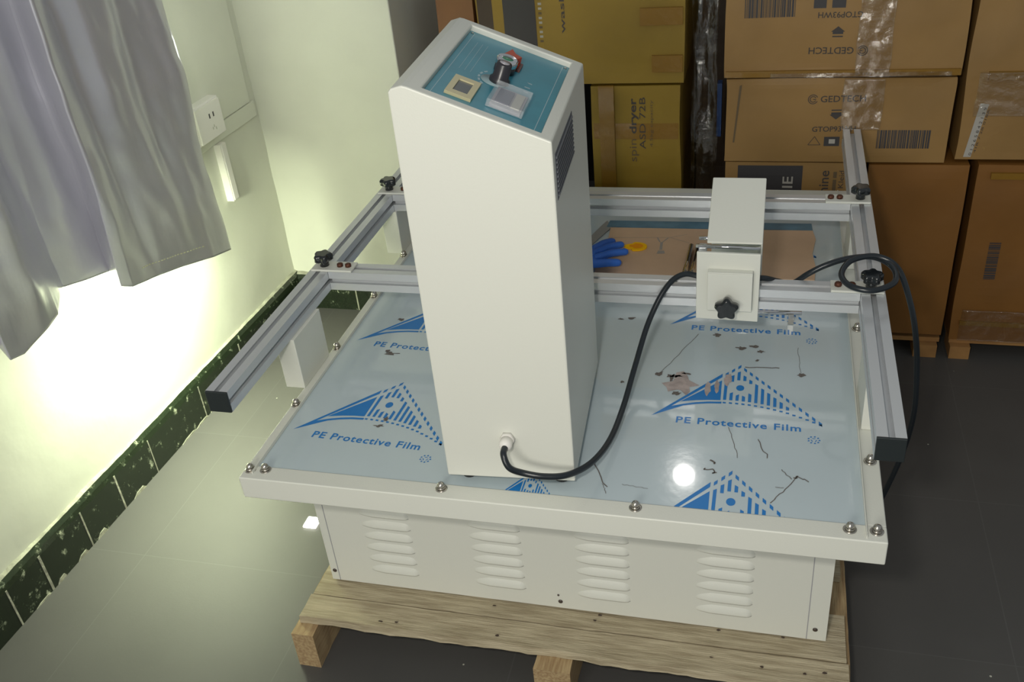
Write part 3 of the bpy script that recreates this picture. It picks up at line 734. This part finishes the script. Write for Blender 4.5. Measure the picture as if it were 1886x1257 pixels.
def carton_box(name, label, x0, x1, y0, y1, z0, z1, m, group, prints=None, tapes=(), seed=0., wrap=(), amp=.0055):
    t = thing(name, label, 'box', group)
    bm = sheet_box(x0, x1, y0, y1, z0, z1, amp, n=24, seed=seed)
    if prints:
        pb = bmesh.new(); prints(pb, y0)
        for ax in ((1, 0, 0), (0, 0, 1)):      # cut long prints so that they follow the carton's bulges
            k = -.5
            while k < 2:
                bmesh.ops.bisect_plane(pb, geom=pb.verts[:] + pb.edges[:] + pb.faces[:], plane_co=(k, 0, k), plane_no=ax); k += .02
        for v in pb.verts: v.co.y += bulge(v.co.x, v.co.z, x0, x1, z0, z1, y0, amp, seed) - .0007
        merge(bm, pb)
    obj('carton', bm, [m, INK, FADED, SLATE, LABEL, CTD, TAPE], t)
    for a in tapes:
        bm = B(a[0], a[1], y0 - amp * 1.2, y0 + .002, a[2], a[3]); obj('packing_tape', bm, TAPE, t)
    for a in wrap:
        bm = B(a[0], a[1], y0 - amp * 1.3 - .004, y0 - amp * 1.2, a[2], a[3]); 
        bmesh.ops.subdivide_edges(bm, edges=bm.edges[:], cuts=24, use_grid_fill=True)
        for v in bm.verts: v.co.y += .004 * noise.noise(v.co * 40) - .002; v.co.x += .004 * noise.noise(v.co * 25)
        obj('stretch_wrap', bm, WRAP, t, smooth=True)
    return t
def barcode(pb, x0, x1, z0, z1, y, mi=3, vert=False, seed=1):
    r = random.Random(seed); x = x0 if not vert else z0; end = x1 if not vert else z1
    while x < end:
        wd = r.choice((.0012, .002, .0032, .0045))
        if vert: poly(pb, [(x0, x), (x1, x), (x1, min(x + wd, end)), (x0, min(x + wd, end))], 0, mi, FRONT(0, y, 0))
        else: poly(pb, [(x, z0), (min(x + wd, end), z0), (min(x + wd, end), z1), (x, z1)], 0, mi, FRONT(0, y, 0))
        x += wd + r.choice((.0008, .0012, .002))
def rect(pb, x0, x1, z0, z1, y, mi=3): poly(pb, [(x0, z0), (x1, z0), (x1, z1), (x0, z1)], 0, mi, FRONT(0, y, 0))
def ringmark(pb, cx, cz, r, y, flip=1):
    for R0, R1 in ((r, r * .84), (r * .66, r * .50)):
        n = 28
        for i in range(n - 4):
            a, b_ = (i + 2) * 2 * PI / n, (i + 3) * 2 * PI / n
            poly(pb, [(cx + flip * R0 * math.cos(a), cz + R0 * math.sin(a)), (cx + flip * R0 * math.cos(b_), cz + R0 * math.sin(b_)), (cx + flip * R1 * math.cos(b_), cz + R1 * math.sin(b_)), (cx + flip * R1 * math.cos(a), cz + R1 * math.sin(a))], 0, 1, FRONT(0, y, 0))
    rect(pb, min(cx, cx + flip * r * .6), max(cx, cx + flip * r * .6), cz - r * .10, cz + r * .06, y, 1)
def arrow(pb, cx, cz, s, y, up):
    q = 1 if up else -1
    poly(pb, [(cx - s, cz), (cx + s, cz), (cx, cz + q * s * .8)], 0, 1, FRONT(0, y, 0))
    poly(pb, [(cx - s * .75, cz), (cx + s * .75, cz), (cx + s * .75, cz - q * s * .35), (cx - s * .75, cz - q * s * .35)], 0, 3, FRONT(0, y, 0))
    poly(pb, [(cx - s * .75, cz - q * s * .6), (cx + s * .75, cz - q * s * .6), (cx + s * .75, cz - q * s * .8), (cx - s * .75, cz - q * s * .8)], 0, 1, FRONT(0, y, 0))
YC = 1.240
def pr_top(pb, y):
    F = lambda x, z: frame((x, y, z), (-1, 0, 0), (0, 0, -1))     # upside down
    text(pb, 'GEDTECH', F(.980, .331), width=.097, height=.0150, mi=1, bold=.010)
    ringmark(pb, .999, .323, .0115, y, -1)
    text(pb, 'GTOP93WH', F(.993, .409), width=.095, height=.0125, mi=1, bold=.012)
    arrow(pb, .943, .366, .015, y, True)
    rect(pb, .887, .914, .418, .452, y, 3); rect(pb, .926, .955, .418, .450, y, 3)
    rect(pb, .893, .908, .424, .446, y, 2); rect(pb, .932, .949, .424, .444, y, 4)
    barcode(pb, .738, .848, .401, .50, y, 3)
def pr_mid(pb, y):
    text(pb, 'GEDTECH', FRONT(.918, y, .2055), width=.100, height=.0150, mi=1, bold=.010)
    ringmark(pb, .901, .2125, .0115, y)
    arrow(pb, .9555, .175, .015, y, False)
    text(pb, 'GTOP93WH', FRONT(.904, y, .134), width=.098, height=.0125, mi=1, bold=.014)
    rect(pb, .933, .968, .098, .121, y, 3); rect(pb, .944, .958, .104, .115, y, 4)
    for a, b_ in (((.897, .101), (.911, .122)), ((.911, .122), (.925, .101)), ((.925, .101), (.897, .101))):
        dx, dz = b_[0] - a[0], b_[1] - a[1]; L = math.hypot(dx, dz); nx_, nz_ = -dz / L * .0007, dx / L * .0007
        poly(pb, [(a[0] - nx_, a[1] - nz_), (b_[0] - nx_, b_[1] - nz_), (b_[0] + nx_, b_[1] + nz_), (a[0] + nx_, a[1] + nz_)], 0, 1, FRONT(0, y, 0))
    poly(pb, [(.7330, .245), (.7385, .247), (.7250, .105), (.7210, .105)], 0, 2, FRONT(0, y, 0))
    barcode(pb, 1.051, 1.167, .092, .136, y, 3, seed=4)
carton_box('cardboard_box', 'tan carton with upside-down lettering and upward arrow, top of the middle stack', .697, 1.212, YC, 1.75, .2645, .52, CT1, 'cartons stacked behind the table', pr_top, [(.70, 1.21, .266, .280)], 1., [(.985, 1.060, .27, .50), (.80, 1.19, .266, .276)])
carton_box('cardboard_box', 'tan carton with upright lettering, downward arrow and wide barcode at lower right', .702, 1.205, YC, 1.75, .0570, .2635, CT1, 'cartons stacked behind the table', pr_mid, [], 2., [(.965, 1.055, .14, .262)])
def pr_mach(pb, y):
    rect(pb, .736, .890, -.10, .045, y, 3)
    up = lambda x, z: frame((x, y, z), (0, 0, 1), (-1, 0, 0))
    text(pb, 'machine', up(.952, -.085), width=.118, height=.022, mi=1, bold=.01)
    [rect(pb, .962, .970, z, z + w, y, 2) for z, w in ((-.06, .02), (-.036, .014), (-.018, .028), (.014, .016))]; text(pb, 'Kleid', up(.987, -.012), width=.045, height=.012, mi=1)
    text(pb, 'IE', frame((.868, y - .0006, -.013), (0, 0, 1), (-1, 0, 0)), width=.030, height=.024, mi=4, bold=.01)
carton_box('cardboard_box', 'carton with large black printed block, behind the rear cross rail', .706, 1.035, YC + .004, 1.7, -.41, .0555, CT1, 'cartons stacked behind the table', pr_mach, [], 3.)
carton_box('cardboard_box', 'plain orange-brown carton on the floor pallet behind the right rail end', 1.040, 1.262, YC - .004, 1.7, -.412, .0550, CT2, 'cartons stacked behind the table', None, [], 4., [])
def pr_dlow(pb, y):
    barcode(pb, 1.336, 1.362, -.246, -.146, y, 3, True, 6)
carton_box('cardboard_box', 'orange-brown carton with small upright barcode, lowest of the stack at the edge', 1.282, 1.80, YC, 1.72, -.425, .0560, CT2, 'cartons stacked behind the table', pr_dlow, [(1.31, 1.80, .02, .035), (1.30, 1.8, -.378, -.366)], 5., [(1.30, 1.8, -.42, -.33)], amp=.007)
def pr_dup(pb, y):
    poly(pb, [(1.246, .068), (1.262, .068), (1.282, .194), (1.264, .196)], 0, 4, FRONT(0, y, 0))
    text(pb, '0 1 2 6 5 8 4 2 1 3 9', frame((1.262, y - .0005, .072), (.15, 0, 1), (-1, 0, .15)), width=.115, height=.006, mi=1)
    text(pb, '41R 7 2B 018A', frame((1.270, y - .0005, .078), (.15, 0, 1), (-1, 0, .15)), width=.105, height=.004, mi=1)
carton_box('cardboard_box', 'tan carton with tall narrow white label, above the box with small upright barcode', 1.228, 1.80, YC + .01, 1.72, .0620, .52, CT1, 'cartons stacked behind the table', pr_dup, [(1.27, 1.8, .25, .27)], 6., [(1.25, 1.8, .17, .27)], amp=.007)
YB = 1.262
def pr_spin(pb, y):
    up = lambda x, z: frame((x, y, z), (0, 0, 1), (-1, 0, 0))
    rect(pb, .376, .588, .105, .146, y, 6); y -= .0006
    text(pb, 'spin ', up(.484, .046), width=.060, height=.017, mi=2)
    text(pb, 'dryer', up(.484, .120), width=.090, height=.017, mi=1, bold=.022)
    text(pb, 'ASD 72B', up(.507, .080), width=.132, height=.015, mi=1); text(pb, '4.5kg capacity', up(.525, .085), width=.12, height=.007, mi=2)
carton_box('cardboard_box', 'yellow-brown carton printed with spin dryer, lower one beside the dark gap', .372, .592, YB, 1.7, -.41, .2440, CT3, 'cartons stacked behind the table', pr_spin, [(.392, .430, -.1, .243)], 7.)
def pr_wash(pb, y):
    up = lambda x, z: frame((x, y, z), (0, 0, 1), (-1, 0, 0))
    text(pb, 'washing', up(.318, .372), width=.15, height=.012, mi=1, bold=.01)
carton_box('cardboard_box', 'yellow-brown carton with two tape patches, on top of the spin dryer carton', .262, .600, YB, 1.7, .2470, .86, CT3, 'cartons stacked behind the table', pr_wash, [(.498, .598, .386, .426), (.525, .598, .275, .315)], 8.)
def pr_a(pb, y):
    rect(pb, .113, .200, -.2, .59, y, 3); rect(pb, .044, .084, -.2, .59, y, 5)
    for k in range(26): rect(pb, .208, .222, .30 + k * .012, .306 + k * .012, y, 4 if k % 3 else 2)
carton_box('cardboard_box', 'reddish-brown carton half hidden between the white pier and the control box', -.066, .034, 1.44, 1.8, -.41, .50, CTA, 'cartons stacked behind the table', None, [], 9.)
carton_box('cardboard_box', 'carton with tall black print behind the control box', .040, .232, 1.45, 1.8, -.41, .60, CT3, 'cartons stacked behind the table', pr_a, [], 10.)
# dim wrapped stack seen through the gap
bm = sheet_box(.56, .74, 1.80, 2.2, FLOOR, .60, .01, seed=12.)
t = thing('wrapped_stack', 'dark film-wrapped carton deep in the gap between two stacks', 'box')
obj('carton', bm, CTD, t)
bm = bmesh.new(); n = 40; vs = []
for j in range(n + 1):
    z = -.35 + .95 * j / n
    vs.append([bm.verts.new((.614 + .009 * i + .007 * noise.noise(Vector((i * .7, z * 5, 0))) , 1.32 + .03 * noise.noise(Vector((i * 1.3, z * 9, 4))), z)) for i in range(8)])
for j in range(n):
    for i in range(7): bm.faces.new([vs[j][i], vs[j][i + 1], vs[j + 1][i + 1], vs[j + 1][i]])
o = obj('stretch_wrap', bm, WRAP, t, smooth=True); md = o.modifiers.new('th', 'SOLIDIFY'); md.thickness = .0004
bm = B(.672, .684, 1.40, 1.43, .06, .20); o = obj('blue_strap', bm, mat('blue_strap', (.012, .05, .18), .4), t)
# pallets under the cartons
PMAT = mat('carton_pallet_wood', (.42, .22, .07), .8, color2=(.30, .15, .05), nscale=12)
for x0, x1, lab in ((.70, 1.262, 'wooden pallet under the middle carton stack, one block foot showing'), (1.285, 1.8, 'wooden pallet under the outermost carton stack')):
    t = thing('wooden_pallet', lab, 'pallet')
    bm = B(x0, x1, YC + .005, 1.7, -.4385, -.4260); obj('deck_board', bm, PMAT, t)
    bm = B(x0, x1, YC + .02, 1.7, -.4258, -.4252); obj('deck_sheet', bm, PMAT, t)
    for x in ((x1 - .062, x1 - .006), (x0 + .002, x0 + .05)):
        bm = B(x[0], x[1], YC - .015, YC + .07, FLOOR, -.4387); obj('block_foot', bm, PMAT, t)
# unidentified bright spot on the floor, added as a self-glowing piece
tag(obj('glowing_spot', B(-.158, -.126, .368, .402, FLOOR, FLOOR + .006), mat('spot_glow', (1, 1, .92), .5, emit=(1, 1, .86), estr=6), bevel=.003), 'small bright spot on the floor beside the base cabinet, made to glow', 'bright_spot')

# ------------------------------------------------------------------ put the floor at z = 0
for o in bpy.data.objects:
    if o.parent is None: o.location.z += LIFT
